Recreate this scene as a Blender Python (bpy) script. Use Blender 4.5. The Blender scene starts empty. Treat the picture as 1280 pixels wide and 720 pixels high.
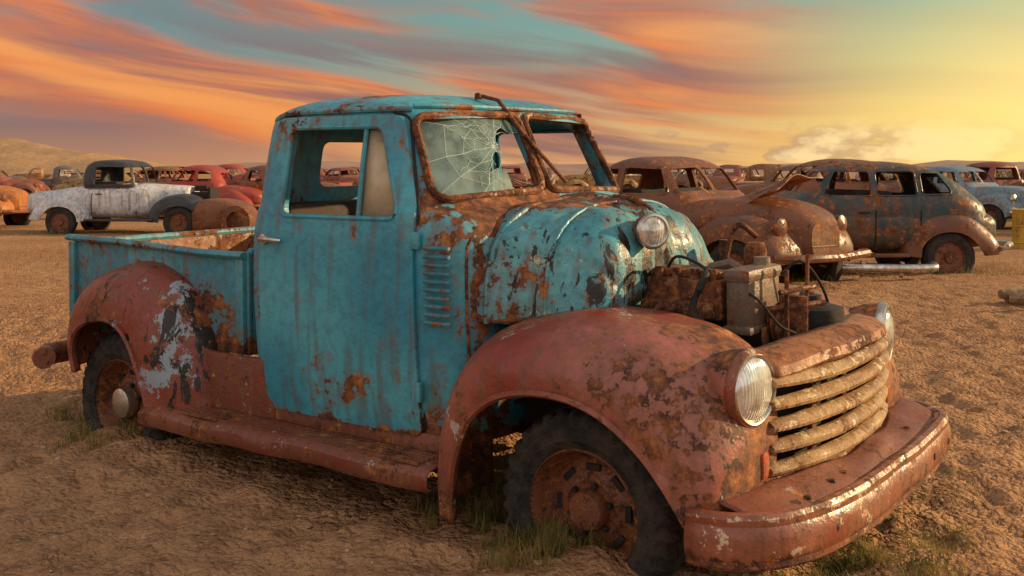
import bpy,bmesh,math,random
import numpy as np
from mathutils import Vector, noise, Matrix
random.seed(7); np.random.seed(7)
S=bpy.context.scene
COL=S.collection
# ------------------------------------------------------------ helpers
def cr(P,n):
    P=np.array(P,float); m=len(P)
    Q=np.vstack([2*P[0]-P[1],P,2*P[-1]-P[-2]])
    out=[]
    for t in np.linspace(0,m-1,n):
        i=min(int(t),m-2); f=t-i
        a,b,c,d=Q[i],Q[i+1],Q[i+2],Q[i+3]
        out.append(.5*((2*b)+(-a+c)*f+(2*a-5*b+4*c-d)*f*f+(-a+3*b-3*c+d)*f**3))
    return np.array(out)
def gridf(nu,nv,cv=False,cu=False):
    F=[]
    for i in range(nu if cu else nu-1):
        for j in range(nv if cv else nv-1):
            i2=(i+1)%nu; j2=(j+1)%nv
            F.append((i*nv+j,i*nv+j2,i2*nv+j2,i2*nv+j))
    return F
def finish(me,angle=40):
    for p in me.polygons: p.use_smooth=True
    me.set_sharp_from_angle(angle=math.radians(angle))
def mesh(name,V,F,recalc=False,angle=40):
    me=bpy.data.meshes.new(name); me.from_pydata([tuple(map(float,v)) for v in V],[],F)
    if recalc:
        bm=bmesh.new(); bm.from_mesh(me); bmesh.ops.recalc_face_normals(bm,faces=bm.faces); bm.to_mesh(me); bm.free()
    finish(me,angle); return me
def obj(name,me,mat=None,parent=None):
    o=bpy.data.objects.new(name,me); COL.objects.link(o)
    if mat: me.materials.clear(); me.materials.append(mat)
    if parent: o.parent=parent
    return o
def part(name,VF,mat,parent,thick=0,recalc=True,angle=40,bevel=0):
    o=obj(name,mesh(name,VF[0],VF[1],recalc,angle),mat,parent)
    if thick:
        m=o.modifiers.new('s','SOLIDIFY'); m.thickness=thick; m.offset=0
    return o
def boxVF(c,s,rz=0,ry=0,rx=0,bev=0.0):
    bm=bmesh.new(); bmesh.ops.create_cube(bm,size=1)
    for v in bm.verts: v.co=Vector((v.co.x*s[0],v.co.y*s[1],v.co.z*s[2]))
    if bev: bmesh.ops.bevel(bm,geom=bm.edges[:],offset=bev,segments=2,affect='EDGES',profile=.6)
    M=Matrix.Translation(c)@Matrix.Rotation(rz,4,'Z')@Matrix.Rotation(ry,4,'Y')@Matrix.Rotation(rx,4,'X')
    bmesh.ops.transform(bm,matrix=M,verts=bm.verts)
    bm.verts.index_update()
    V=[tuple(v.co) for v in bm.verts]; F=[tuple(v.index for v in f.verts) for f in bm.faces]; bm.free()
    return V,F
def tubeVF(P,r,seg=8,closed=False,flat=1.0):
    P=[Vector(p) for p in P]; n=len(P); V=[]
    for i in range(n):
        if closed: t=P[(i+1)%n]-P[i-1]
        else: t=P[min(i+1,n-1)]-P[max(i-1,0)]
        t.normalize()
        up=Vector((0,0,1)) if abs(t.z)<.9 else Vector((1,0,0))
        a=t.cross(up).normalized(); b=a.cross(t)
        rr=r[i] if hasattr(r,'__len__') else r
        for k in range(seg):
            q=2*math.pi*k/seg
            V.append(tuple(P[i]+a*math.cos(q)*rr+b*math.sin(q)*rr*flat))
    F=gridf(n,seg,True,closed)
    if not closed:
        F.append(tuple(range(seg))); F.append(tuple((n-1)*seg+k for k in range(seg)))
    return V,F
def latheVF(prof,c,axis='y',sign=1,seg=48,yaw=0):
    V=[]
    for k in range(seg):
        q=2*math.pi*k/seg
        for (r,h) in prof:
            if axis=='y': v=Vector((r*math.cos(q),sign*h,r*math.sin(q)))
            elif axis=='x': v=Vector((h,r*math.cos(q),r*math.sin(q)))
            else: v=Vector((r*math.cos(q),r*math.sin(q),h))
            if yaw: v=Matrix.Rotation(yaw,3,'Z')@v
            V.append((v.x+c[0],v.y+c[1],v.z+c[2]))
    return V,gridf(seg,len(prof),False,True)
def merge(L):
    V=[];F=[]
    for v,f in L:
        o=len(V); V+=[tuple(x) for x in v]; F+=[tuple(i+o for i in q) for q in f]
    return V,F
def mirY(VF): return [(v[0],-v[1],v[2]) for v in VF[0]],[tuple(reversed(f)) for f in VF[1]]
def rpoly(P,r,n=5):
    out=[]; m=len(P)
    for i in range(m):
        p=Vector(P[i]); a=(Vector(P[i-1])-p).normalized(); b=(Vector(P[(i+1)%m])-p).normalized()
        ang=a.angle(b); d=r/math.tan(ang/2)
        s=p+a*d; e=p+b*d
        for k in range(n+1):
            t=k/n; out.append(tuple(s*(1-t)**2+p*2*t*(1-t)+e*t*t))
    return out
def offpoly(P,d):
    P=np.array(P); out=[]
    n=len(P)
    A=sum(P[i][0]*P[(i+1)%n][1]-P[(i+1)%n][0]*P[i][1] for i in range(n)); sg=1 if A>0 else -1
    for i in range(n):
        t=P[(i+1)%n]-P[i-1]; t=t/(np.linalg.norm(t)+1e-9)
        out.append(tuple(P[i]+sg*d*np.array([t[1],-t[0]])))
    return out
def prism(P,axis,a,b):
    n=len(P); V=[]
    for h in (a,b):
        for p in P:
            V.append((p[0],h,p[1]) if axis=='y' else (h,p[0],p[1]))
    F=[tuple(range(n)),tuple(range(2*n-1,n-1,-1))]+[(i,(i+1)%n,n+(i+1)%n,n+i) for i in range(n)]
    return V,F
def boolean(A,ops,angle=35):
    oa=obj('tmpA',mesh('tmp',A[0],A[1],True)); tmp=[]
    for op,B in ops:
        ob=obj('tmpB',mesh('tmp',B[0],B[1],True)); tmp.append(ob)
        m=oa.modifiers.new('b','BOOLEAN'); m.operation=op; m.object=ob; m.solver='EXACT'
    dg=bpy.context.evaluated_depsgraph_get(); dg.update()
    me=bpy.data.meshes.new_from_object(oa.evaluated_get(dg))
    V=[tuple(v.co) for v in me.vertices]; F=[tuple(p.vertices) for p in me.polygons]
    for o in tmp+[oa]: bpy.data.objects.remove(o)
    return V,F
# ------------------------------------------------------------ node helpers
def nd(t,typ,ins=None,**props):
    n=t.nodes.new(typ)
    for k,v in props.items(): setattr(n,k,v)
    for k,v in (ins or {}).items():
        s=n.inputs[k]
        if isinstance(v,bpy.types.NodeSocket): t.links.new(v,s)
        else: s.default_value=v
    return n
def c4(c): return (c[0],c[1],c[2],1)
def mt(t,op,a,b=0.0,c=0.0,clamp=False):
    return nd(t,'ShaderNodeMath',{0:a,1:b,2:c},operation=op,use_clamp=clamp).outputs[0]
def mixc(t,f,a,b,bt='MIX'):
    n=t.nodes.new('ShaderNodeMix'); n.data_type='RGBA'; n.blend_type=bt
    for i,v in ((0,f),(6,a),(7,b)):
        if isinstance(v,bpy.types.NodeSocket): t.links.new(v,n.inputs[i])
        elif i==0: n.inputs[0].default_value=v
        else: n.inputs[i].default_value=c4(v)
    return n.outputs[2]
def ss(t,v,a,b,lo=0.0,hi=1.0):
    return nd(t,'ShaderNodeMapRange',{'Value':v,'From Min':a,'From Max':b,'To Min':lo,'To Max':hi},interpolation_type='SMOOTHSTEP').outputs[0]
def nz(t,vec,scale,detail=4,rough=.6,dist=0.0):
    return nd(t,'ShaderNodeTexNoise',{'Vector':vec,'Scale':scale,'Detail':detail,'Roughness':rough,'Distortion':dist}).outputs[0]
def mapv(t,vec,sc,loc=(0,0,0)):
    return nd(t,'ShaderNodeMapping',{'Vector':vec,'Scale':sc,'Location':loc}).outputs[0]
def newmat(name):
    m=bpy.data.materials.new(name); m.use_nodes=True; t=m.node_tree; t.nodes.clear()
    out=t.nodes.new('ShaderNodeOutputMaterial'); b=t.nodes.new('ShaderNodeBsdfPrincipled')
    t.links.new(b.outputs[0],out.inputs[0]); return m,t,b
def ramp(t,f,stops,interp='LINEAR'):
    n=t.nodes.new('ShaderNodeValToRGB'); n.color_ramp.interpolation=interp
    e=n.color_ramp.elements
    while len(e)<len(stops): e.new(.5)
    for i,(p,c) in enumerate(stops): e[i].position=p; e[i].color=c4(c)
    if isinstance(f,bpy.types.NodeSocket): t.links.new(f,n.inputs[0])
    return n.outputs[0]
RUST=[(.34,(.022,.009,.005)),(.46,(.085,.026,.010)),(.57,(.22,.068,.018)),(.70,(.44,.17,.045))]
def rusty(name,p1,p2,thr=.55,scale=3,flake=None,fthr=.6,spots=(),streak=.2,rough=.42,rust=RUST,random_paint=False,fspots=(),dark=None,lite=False,pv=.5):
    m,t,b=newmat(name)
    co=nd(t,'ShaderNodeTexCoord').outputs['Object']
    off=co
    if random_paint:
        r=nd(t,'ShaderNodeObjectInfo').outputs['Random']
        off=nd(t,'ShaderNodeVectorMath',{0:co,1:nd(t,'ShaderNodeCombineXYZ',{0:mt(t,'MULTIPLY',r,37.),1:mt(t,'MULTIPLY',r,91.)}).outputs[0]},operation='ADD').outputs[0]
    n1=nz(t,off,scale,5,.72,.0); st=nz(t,mapv(t,off,(9,9,.9)),scale*.9,1,.6)
    n2=nz(t,mapv(t,off,(1,1,1),(5,3,1)),scale*6,3,.75)
    v=mt(t,'ADD',mt(t,'MULTIPLY',n1,.55),mt(t,'MULTIPLY',n2,.45-.25*streak))
    v=mt(t,'ADD',v,mt(t,'MULTIPLY',st,.25*streak))
    def addspots(v,sp):
        for (c,rad,s) in sp:
            if len(c)==4:
                ax,val=c[0],c[1]
                sep=nd(t,'ShaderNodeSeparateXYZ',{0:co}).outputs[int(ax)]
                d=mt(t,'ABSOLUTE',mt(t,'SUBTRACT',sep,val))
            else:
                d=nd(t,'ShaderNodeVectorMath',{0:co,1:c},operation='DISTANCE').outputs['Value']
            v=mt(t,'ADD',v,ss(t,d,0.0,rad,s,0.0))
        return v
    v=addspots(v,spots)
    mask=ss(t,v,thr-.014,thr+.014)
    halo=ss(t,v,thr-.10,thr+.02)
    big=nz(t,off,scale*.55,1,.5)
    paint=mixc(t,ss(t,big,.38,.62),p1,p2)
    if random_paint:
        pr=ramp(t,r,random_paint,'CONSTANT'); paint=mixc(t,ss(t,big,.3,.7),pr,mixc(t,.5,pr,(.22,.13,.08)))
    grime=nz(t,off,scale*9,3,.75) if not lite else n2
    paint=mixc(t,ss(t,grime,.38,.72,.0,.65),paint,mixc(t,.5,paint,(.035,.026,.02)))
    paint=mixc(t,mt(t,'MULTIPLY',ss(t,st,.5,.72),.45),paint,(.13,.06,.03))
    paint=mixc(t,mt(t,'MULTIPLY',halo,pv),paint,(.20,.085,.035))
    rn=nz(t,off,scale*4,4,.78) if not lite else n2
    rc=ramp(t,rn,rust)
    colr=mixc(t,mask,paint,rc)
    if flake:
        fv=nz(t,mapv(t,off,(1,1,1),(11,2,7)),scale*2.2,6,.78)
        fv=addspots(fv,fspots)
        fm=ss(t,fv,fthr-.008,fthr+.012)
        colr=mixc(t,fm,colr,flake)
    if dark:
        dv=nz(t,mapv(t,off,(2.2,2.2,.8),(3,1,9)),scale*2.0,5,.7,.8)
        dv=addspots(dv,dark); colr=mixc(t,ss(t,dv,.585,.61),colr,(.02,.014,.010))
    t.links.new(colr,b.inputs['Base Color'])
    t.links.new(mt(t,'ADD',mt(t,'MULTIPLY',mask,.38),mt(t,'ADD',ss(t,grime,.3,.7,0,.22),rough)),b.inputs['Roughness'])
    if not lite:
        hgt=mt(t,'ADD',mt(t,'MULTIPLY',n2,.9),mt(t,'MULTIPLY',nz(t,off,scale*1.5,1,.5),1.5))
        t.links.new(nd(t,'ShaderNodeBump',{'Height':hgt,'Strength':.75,'Distance':.006}).outputs[0],b.inputs['Normal'])
    else:
        t.links.new(nd(t,'ShaderNodeBump',{'Height':nz(t,off,6,2,.6),'Strength':.5,'Distance':.02}).outputs[0],b.inputs['Normal'])
    return m
def plain(name,a,bb,scale=8,rough=.8,metal=0,bump=.3,dist=.01):
    m,t,b=newmat(name); co=nd(t,'ShaderNodeTexCoord').outputs['Object']
    n=nz(t,co,scale,4,.7)
    t.links.new(mixc(t,ss(t,n,.35,.65),a,bb),b.inputs['Base Color'])
    b.inputs['Metallic'].default_value=metal
    t.links.new(ss(t,n,.3,.7,rough-.12,min(1,rough+.12)),b.inputs['Roughness'])
    t.links.new(nd(t,'ShaderNodeBump',{'Height':nz(t,co,scale*4,2,.7),'Strength':bump,'Distance':dist}).outputs[0],b.inputs['Normal'])
    return m
# ------------------------------------------------------------ materials
TQ=(.030,.275,.385); TQ2=(.085,.42,.50)
m_cab=rusty('cab_paint',TQ,TQ2,.602,2.6,spots=[((-.60,-.50,1.33),.34,.20),((-.55,0,1.33),.55,.14),((-1.5,-.76,1.24),.06,.2),((0,-.5,0,0),.03,.08),((2,.43,0,0),.08,.09),((2,1.70,0,0),.04,.085),((-1.2,-.5,1.76),.22,.09),((-1.5,-.2,1.78),.3,.06),((-.85,-.4,1.72),.2,.11),((-.6,-.77,1.0),.2,-.05)],streak=.3,rough=.32)
m_door=rusty('door_paint',TQ,TQ2,.615,2.4,spots=[((-1.20,-.76,.62),.22,.145),((-1.02,-.76,.56),.16,.10),((2,.44,0,0),.035,.15),((0,-.70,0,0),.018,.09),((-1.35,-.74,1.22),.07,.17),((-1.02,-.74,1.20),.08,.19),((-.95,-.68,1.63),.2,.08),((-1.4,-.68,1.66),.22,.09)],streak=.35,rough=.30,pv=.42)
m_bed=rusty('bed_paint',(.04,.26,.34),(.09,.36,.42),.575,3.2,spots=[((2,.64,0,0),.1,.1),((-2.1,-.66,.8),.3,.12),((-1.85,-.66,.6),.25,.1),((2,1.09,0,0),.03,.05)],streak=.3)
m_hood=rusty('hood_paint',(.04,.26,.32),(.11,.39,.42),.575,3.4,spots=[((-.50,-.22,1.32),.36,.21),((-.53,-.6,1.0),.12,.13),((-.2,0,1.30),.35,.07),((-.05,-.3,.95),.18,.08),((-.3,-.56,.92),.22,.06)],dark=[((-.04,-.1,1.1),.42,.13),((-.04,-.45,1.0),.25,.07)],flake=(.36,.42,.30),fthr=.625,streak=.5,rough=.30)  # dark patches at the nose paint in the shade of holes, plus drips
m_ffend=rusty('front_fender_paint',(.27,.036,.016),(.40,.12,.080),.556,2.6,flake=(.46,.36,.29),fthr=.645,fspots=[((-.48,-.75,.86),.25,.13),((-.45,-.9,.6),.3,.07),((.25,-.9,.72),.12,.05),((.5,-.8,.85),.2,.03)],spots=[((-.3,-.6,.95),.22,.10),((.42,-.6,.92),.36,.09),((.5,-.75,.5),.36,.10),((2,.28,0,0),.1,.12),((0,-.9,.74),.12,.05)],rough=.25,pv=.55)
m_rfend=rusty('rear_fender_paint',(.27,.045,.022),(.36,.10,.065),.56,3,flake=(.30,.36,.40),fthr=.605,fspots=[((-2.12,-.85,.72),.32,.09),((-2.2,-.8,.5),.25,.08),((-2.2,-.75,.95),.2,.08),((-2.75,-.8,.85),.35,-.1)],spots=[((-2.05,-.8,.8),.3,.09),((-2.6,-.9,.85),.2,.05)],dark=[((-2.10,-.82,.65),.36,.11)],pv=.6,rough=.30)
m_lfend=rusty('far_fender_paint',(.42,.15,.045),(.32,.11,.04),.52,3)
m_rust=rusty('bare_rust',(.26,.08,.025),(.32,.12,.04),.45,4)
m_bump=rusty('bumper_paint',(.27,.055,.025),(.38,.15,.09),.54,4,flake=(.60,.46,.28),fthr=.62,spots=[((2,.30,0,0),.05,.10)],fspots=[((2,.44,0,0),.015,.10)],rough=.24)
m_grille=rusty('grille_bar_metal',(.52,.32,.14),(.36,.19,.08),.55,6,flake=(.70,.55,.32),fthr=.58,rough=.32)
m_board=rusty('running_board_metal',(.21,.045,.022),(.30,.095,.055),.54,4,flake=(.38,.29,.23),fthr=.63,rough=.36)
m_dark=plain('dark_grime_and_shade',(.010,.008,.006),(.040,.022,.012),10,.85)  # for dark parts, and for the painted shade in the rim slots
m_floor=plain('rusty_floor',(.34,.15,.055),(.16,.06,.025),7,.9)
m_intr=rusty('cab_interior',(.10,.12,.11),(.07,.08,.075),.56,4)
m_tyre=plain('tyre_rubber',(.010,.009,.008),(.060,.044,.030),14,.85,bump=.8)
m_rim=rusty('rim_rust',(.25,.07,.03),(.17,.045,.018),.5,7)
m_chrome=plain('old_chrome',(.75,.70,.62),(.42,.34,.26),14,.28,.9,.15,.003)
m_alu=rusty('tank_metal',(.16,.10,.065),(.26,.17,.11),.56,7,rough=.35)
m_seat=plain('seat_vinyl',(.05,.03,.02),(.11,.065,.04),6,.8)
m_amber=plain('amber_lens',(.50,.09,.02),(.30,.06,.02),20,.35)
m_wood=plain('old_wood',(.34,.22,.12),(.16,.10,.055),6,.9,bump=.6)
def lensmat():
    m,t,b=newmat('headlight_lens'); co=nd(t,'ShaderNodeTexCoord').outputs['Object']
    b.inputs['Roughness'].default_value=.10; b.inputs['Metallic'].default_value=.55
    w=nd(t,'ShaderNodeTexWave',{'Vector':co,'Scale':28.0,'Distortion':.6},bands_direction='Y').outputs['Fac']
    t.links.new(nd(t,'ShaderNodeBump',{'Height':w,'Strength':.25,'Distance':.004}).outputs[0],b.inputs['Normal'])
    n=nz(t,co,14,6,.7); t.links.new(mixc(t,ss(t,n,.42,.7),(.80,.82,.76),(.36,.28,.18)),b.inputs['Base Color'])
    return m
m_lens=lensmat()
def glassmat(name,opac,col,rough=.15):
    m,t,b=newmat(name); out=[n for n in t.nodes if n.type=='OUTPUT_MATERIAL'][0]
    b.inputs['Base Color'].default_value=c4(col); b.inputs['Roughness'].default_value=rough
    co=nd(t,'ShaderNodeTexCoord').outputs['Object']
    f=ss(t,nz(t,co,9,4,.6),.3,.7,opac*.6,min(1,opac*1.4))
    tr=nd(t,'ShaderNodeBsdfTransparent',{'Color':(.74,.84,.80,1)})
    mx=nd(t,'ShaderNodeMixShader',{0:f,1:tr.outputs[0],2:b.outputs[0]}); t.links.new(mx.outputs[0],out.inputs[0])
    return m
m_glass=glassmat('reflection_tinted_glass',.52,(.24,.34,.31))  # green glass tint; its opacity also paints in the pane's reflection
m_crack=plain('crack_edges',(.60,.68,.62),(.42,.50,.46),10,.3)
m_vent=glassmat('vent_glass',.85,(.62,.48,.32),.3)  # peach base colour paints the reflected sky into the frosted pane
# ------------------------------------------------------------ camera
F=1345.0; H=1.33
cam=bpy.data.cameras.new('camera'); co=bpy.data.objects.new('camera',cam); COL.objects.link(co)
co.location=(0,0,H); co.rotation_euler=(math.radians(90),0,0)
cam.sensor_width=36; cam.lens=36*F/1280; cam.shift_y=-145/1280; cam.clip_end=9000; cam.clip_start=.05
S.camera=co
# ------------------------------------------------------------ truck root
TR=bpy.data.objects.new('pickup_truck',None); COL.objects.link(TR)
roll=math.radians(1.0)
TR.matrix_world=Matrix.Translation((.670,4.255,-.12))@Matrix.Rotation(math.radians(-37),4,'Z')@Matrix.Translation((0,-.85,0))@Matrix.Rotation(roll,4,'X')@Matrix.Translation((0,.85,0))
def tw(x,y): return (.670+.799*x+.602*y, 4.255-.602*x+.799*y)
CAB=[(.42,-.50,-1.74,.72,7),(.60,-.48,-1.76,.745,8),(.9,-.47,-1.77,.76,8),(1.15,-.47,-1.77,.758,8),(1.23,-.485,-1.768,.752,7.5),(1.285,-.54,-1.766,.746,6.8),(1.325,-.622,-1.764,.740,6),
(1.45,-.675,-1.762,.724,5.4),(1.58,-.74,-1.755,.702,5),(1.66,-.775,-1.74,.688,4.8),(1.705,-.80,-1.715,.662,4.4),(1.74,-.86,-1.65,.60,3.8),(1.764,-.95,-1.55,.49,3.3),(1.777,-1.08,-1.40,.32,3)]
def cabloft(T,off=0,zlo=None,dens=5,N=120,ztop=1.6):
    R=cr(T,len(T)*dens); 
    if zlo is not None:
        R=[r for r in R if r[0]>zlo]; r0=np.array(R[0]); r0[0]=zlo; R=[r0]+list(R)
    V=[]
    for z,xf,xb,w,n in R:
        n=max(n,2.2); a=(xf-xb)/2+off; c=(xf+xb)/2; w=w+off
        zz=z+off*min(1,max(0,(z-ztop)/.1))
        for k in range(N):
            q=2*math.pi*(k+.5)/N; cc,sn=math.cos(q),math.sin(q)
            r=(abs(cc/a)**n+abs(sn/w)**n)**(-1/n)
            V.append((c+r*cc,r*sn,zz))
    nr=len(R); Fc=gridf(nr,N,True)
    Fc.append(tuple(range(N))); Fc.append(tuple((nr-1)*N+k for k in range(N)))
    return V,Fc
Rd=cr(CAB,200); Rd=Rd[np.argsort(Rd[:,0])]
def cabv(z): return [np.interp(z,Rd[:,0],Rd[:,i]) for i in (1,2,3,4)]
def cabx(y,z,off=0):
    xf,xb,w,n=cabv(z); a=(xf-xb)/2+off; c=(xf+xb)/2; w+=off
    return c+a*max(0.001,1-(min(.999,abs(y)/w))**n)**(1/n)
def caby(x,z,off=0):
    xf,xb,w,n=cabv(z); a=(xf-xb)/2+off; c=(xf+xb)/2; w+=off
    return w*max(0.001,1-(min(.999,abs(x-c)/a))**n)**(1/n)
winP=rpoly([(-1.47,1.262),(-.785,1.262),(-.93,1.632),(-1.45,1.636)],.05)
doorP=rpoly([(-1.59,.44),(-.70,.44),(-.715,1.28),(-.865,1.672),(-1.54,1.678),(-1.60,1.28)],.055)
wsP=rpoly([(-.655,1.350),(-.032,1.372),(-.032,1.672),(-.600,1.655)],.045)
wsPm=[(-p[0],p[1]) for p in wsP]
rwP=rpoly([(-.30,1.37),(.30,1.37),(.27,1.58),(-.27,1.58)],.05)
ops=[('DIFFERENCE',cabloft(CAB,-.035,.46)),
 ('DIFFERENCE',prism(offpoly(winP,.008),'y',-1.2,-.3)),('DIFFERENCE',prism(offpoly(winP,.008),'y',.3,1.2)),
 ('DIFFERENCE',prism(wsP,'x',-1.1,0)),('DIFFERENCE',prism(wsPm,'x',-1.1,0)),('DIFFERENCE',prism(rwP,'x',-2.2,-1.4))]
cabVF=boolean(cabloft(CAB,0),ops)
part('cab_shell',cabVF,m_cab,TR,angle=32)
doorVF=boolean(cabloft(CAB,.015,None),[('DIFFERENCE',cabloft(CAB,.003)),('INTERSECT',prism(doorP,'y',-1.2,-.3)),('DIFFERENCE',prism(winP,'y',-1.3,-.2))])
part('door_right',doorVF,m_door,TR,angle=32); part('door_left',mirY(doorVF),m_door,TR,angle=32)
def on(P,off): return [(p[0],-caby(p[0],p[1],off),p[1]) for p in P]
part('window_frame',merge([tubeVF(on(offpoly(winP,-.004),.012),.011,8,True),mirY(tubeVF(on(offpoly(winP,-.004),.012),.011,8,True))]),m_door,TR)
part('door_gap',tubeVF(on(offpoly(doorP,.006),.001),.006,6,True),m_dark,TR)
def wsf(P,off): return [(cabx(p[0],p[1],off),p[0],p[1]) for p in P]
part('windshield_frame',merge([tubeVF(wsf(offpoly(wsP,.012),.006),.017,8,True),tubeVF(wsf(offpoly(wsPm,.012),.006),.017,8,True)]),m_rust,TR)
drip=[(x,-caby(x,1.695,.012),1.697-.04*max(0,(-1.50-x))/.2) for x in np.linspace(-.86,-1.68,24)]
drip2=[(cabx(y,1.71,.012),y,1.71) for y in np.linspace(-.58,.58,24)]
part('drip_rail',merge([tubeVF(drip,.012),mirY(tubeVF(drip,.012)),tubeVF(drip2,.011)]),m_cab,TR)
part('wiper_post',merge([tubeVF([(-.86,-.16,1.765),(-.80,-.12,1.745),(-.70,-.02,1.56),(-.58,.07,1.39)],.009),latheVF([(0,.03),(.014,.025),(.016,0)],(-.87,-.17,1.75),'z',1,12)]),m_rust,TR)
# cracked glass
ce=Vector((-.24,1.545)); K=17; angs=sorted([2*math.pi*(k+random.uniform(-.3,.3))/K for k in range(K)])
def ray(c,an,P):
    d=Vector((math.cos(an),math.sin(an))); best=9
    for i in range(len(P)):
        a=Vector(P[i]); b=Vector(P[(i+1)%len(P)]); e=b-a; den=d.x*e.y-d.y*e.x
        if abs(den)<1e-9: continue
        w=a-c; tt=(w.x*e.y-w.y*e.x)/den; u=(w.x*d.y-w.y*d.x)/den
        if tt>0 and -1e-6<=u<=1+1e-6: best=min(best,tt)
    return best
gp=offpoly(wsP,.006); V=[];Fg=[];cracks=[]
rings=[0,.16,.32,.5,.72,1]
def gpt(k,j):
    an=angs[k%K]; L=ray(ce,an,gp); random.seed(k%K*31+j*7)
    jit=random.uniform(-.06,.06) if 0<j<5 else 0
    aj=an+(random.uniform(-.09,.09) if 0<j<5 else 0)
    p=ce+Vector((math.cos(aj),math.sin(aj)))*L*max(0.02,(rings[j]+jit)) if j else ce
    return (cabx(p.x,p.y,-.012),p.x,p.y)
for k in range(K):
    mid=(angs[k]+ (angs[(k+1)%K] if k<K-1 else angs[0]+2*math.pi))/2
    md=math.degrees(mid)%360
    for j in range(5):
        gone=((285<md<=362 or md<8) and j>=1) or (235<md<=285 and j in(1,2)) or (md<50 and j in (1,2,3))
        q=[gpt(k,j),gpt(k+1,j),gpt(k+1,j+1),gpt(k,j+1)]
        if j==0: q=[q[0],q[2],q[3]]
        if not gone:
            o=len(V); V+=q; Fg.append(tuple(range(o,o+len(q))))
            cracks.append(tubeVF([gpt(k,j),gpt(k,j+1)],.0013,4)); cracks.append(tubeVF([gpt(k,j+1),gpt(k+1,j+1)],.0009,4))
random.seed(11)
for i in range(34):
    an=random.uniform(math.radians(60),math.radians(285)); L=ray(ce,an,gp); r0=random.uniform(.08,.75); p=[]; bend=random.choice([-.12,0,.12])
    for s in range(5):
        an+=random.uniform(-.05,.05)+bend; L=ray(ce,an,gp); rr=L*min(.99,r0+s*.05); q=ce+Vector((math.cos(an),math.sin(an)))*rr
        p.append((cabx(q.x,q.y,-.009),q.x,q.y))
    cracks.append(tubeVF(p,.0008,4))
part('windshield_glass',(V,Fg),m_glass,TR,recalc=False); part('windshield_cracks',merge(cracks),m_crack,TR,recalc=False)
vp=[(-1.02,1.268),(-.80,1.268),(-.94,1.628),(-1.02,1.628)]
part('vent_window',([ (a,-caby(a,b,-.01),b) for a,b in vp],[(0,1,2,3)]),m_vent,TR,thick=.004)
part('vent_bar',tubeVF([(-1.02,-caby(-1.02,z,.0),z) for z in (1.262,1.4,1.5,1.635)],.010),m_door,TR)
part('seat',merge([boxVF((-1.30,0,.80),(.45,1.25,.22),bev=.05),boxVF((-1.60,0,1.06),(.14,1.25,.5),ry=-.12,bev=.05)]),m_seat,TR)
part('dashboard',boxVF((-.74,0,1.20),(.16,1.3,.16),bev=.04),m_intr,TR)
sw=[(-.98+.09*math.sin(q)*.4,.36+.2*math.cos(q),1.18+.19*math.sin(q)) for q in np.linspace(0,2*math.pi,33)[:-1]]
part('steering_wheel',merge([tubeVF(sw,.013,8,True),tubeVF([(-.98,.36,1.18),(-.7,.36,1.0)],.02),tubeVF([sw[2],sw[18]],.01)]),m_dark,TR)
part('headliner',boxVF((-1.27,0,1.70),(.72,1.0,.012)),m_dark,TR)
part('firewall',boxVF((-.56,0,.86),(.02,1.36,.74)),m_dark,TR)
part('door_handle',merge([tubeVF([(-1.56,-.79,1.165),(-1.53,-.80,1.168),(-1.46,-.80,1.165),(-1.44,-.785,1.163)],[.012,.013,.011,.008]),latheVF([(0,-.02),(.022,-.015),(.024,.01)],(-1.55,-.772,1.165),'y',1,16)]),m_chrome,TR)
part('door_hinge',merge([boxVF((-.695,-.772,.62),(.04,.02,.075),bev=.006),boxVF((-.70,-.768,1.19),(.04,.02,.065),bev=.006)]),m_cab,TR)
part('cowl_louvre',merge([boxVF((-.60,-.764,.885+.031*i),(.125,.018,.013),rx=.5,bev=.004) for i in range(10)]),m_bed,TR)
part('cowl_seam',tubeVF([(-.515,-caby(-.515,z,0.002),z) for z in np.linspace(.5,1.24,12)],.006),m_rust,TR)
# hood
HD=[(-.60,.66,1.300,.9),(-.53,.655,1.318,.9),(-.45,.635,1.325,.88),(-.38,.60,1.322,.88),(-.25,.555,1.312,.89),(-.16,.52,1.288,.9),(-.10,.485,1.24,.91),(-.065,.45,1.17,.915),(-.05,.40,1.08,.92),(-.045,.30,1.0,.925)]
R=cr(HD,60); V=[];NN=96
for i,(x,w,zt,zb) in enumerate(R):
    for k in range(NN+1):
        q=math.pi*k/NN; n=3.2 if x<-.3 else 2.8
        cc,sn=math.cos(q),math.sin(q); r=(abs(cc)**n+abs(sn)**n)**(-1/n)
        y=-w*r*cc; z=zb+(zt-zb)*r*sn
        rid=.018*math.exp(-(y/.05)**2)
        hh=(z-zb)/(zt-zb+1e-6); cre=-.014*math.exp(-((hh-.55)/.05)**2)*(1 if abs(y)>.25 else 0)
        dent=.018*noise.noise(Vector((x*5,y*5,z*5)))+.010*noise.noise(Vector((x*13,y*13,z*13)))
        V.append((x+.5*dent,y*(1+dent+cre*2),z+rid+dent))
part('hood',(V,gridf(len(R),NN+1)),m_hood,TR,thick=.01,recalc=False)
part('hood_edge',merge([tubeVF([(x,-w-.004,zb+.015) for (x,w,zt,zb) in R[5:50]],.010)]),m_rust,TR)
for ri,rr in ((12,.012),(26,.007)):
    x,w,zt,zb=R[ri]; rib=[]
    for k in range(33):
        q=math.pi*k/32; n=3.0; cc,sn=math.cos(q),math.sin(q); r=(abs(cc)**n+abs(sn)**n)**(-1/n)
        rib.append((x,-(w+.003)*r*cc,zb+(zt-zb+.003)*r*sn))
    part('hood_rib',tubeVF(rib,rr),m_hood,TR)
part('hood_emblem',tubeVF([(-.3,0,1.335),(-.2,0,1.325),(-.12,0,1.28)],[.01,.016,.012]),m_rust,TR)
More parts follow.
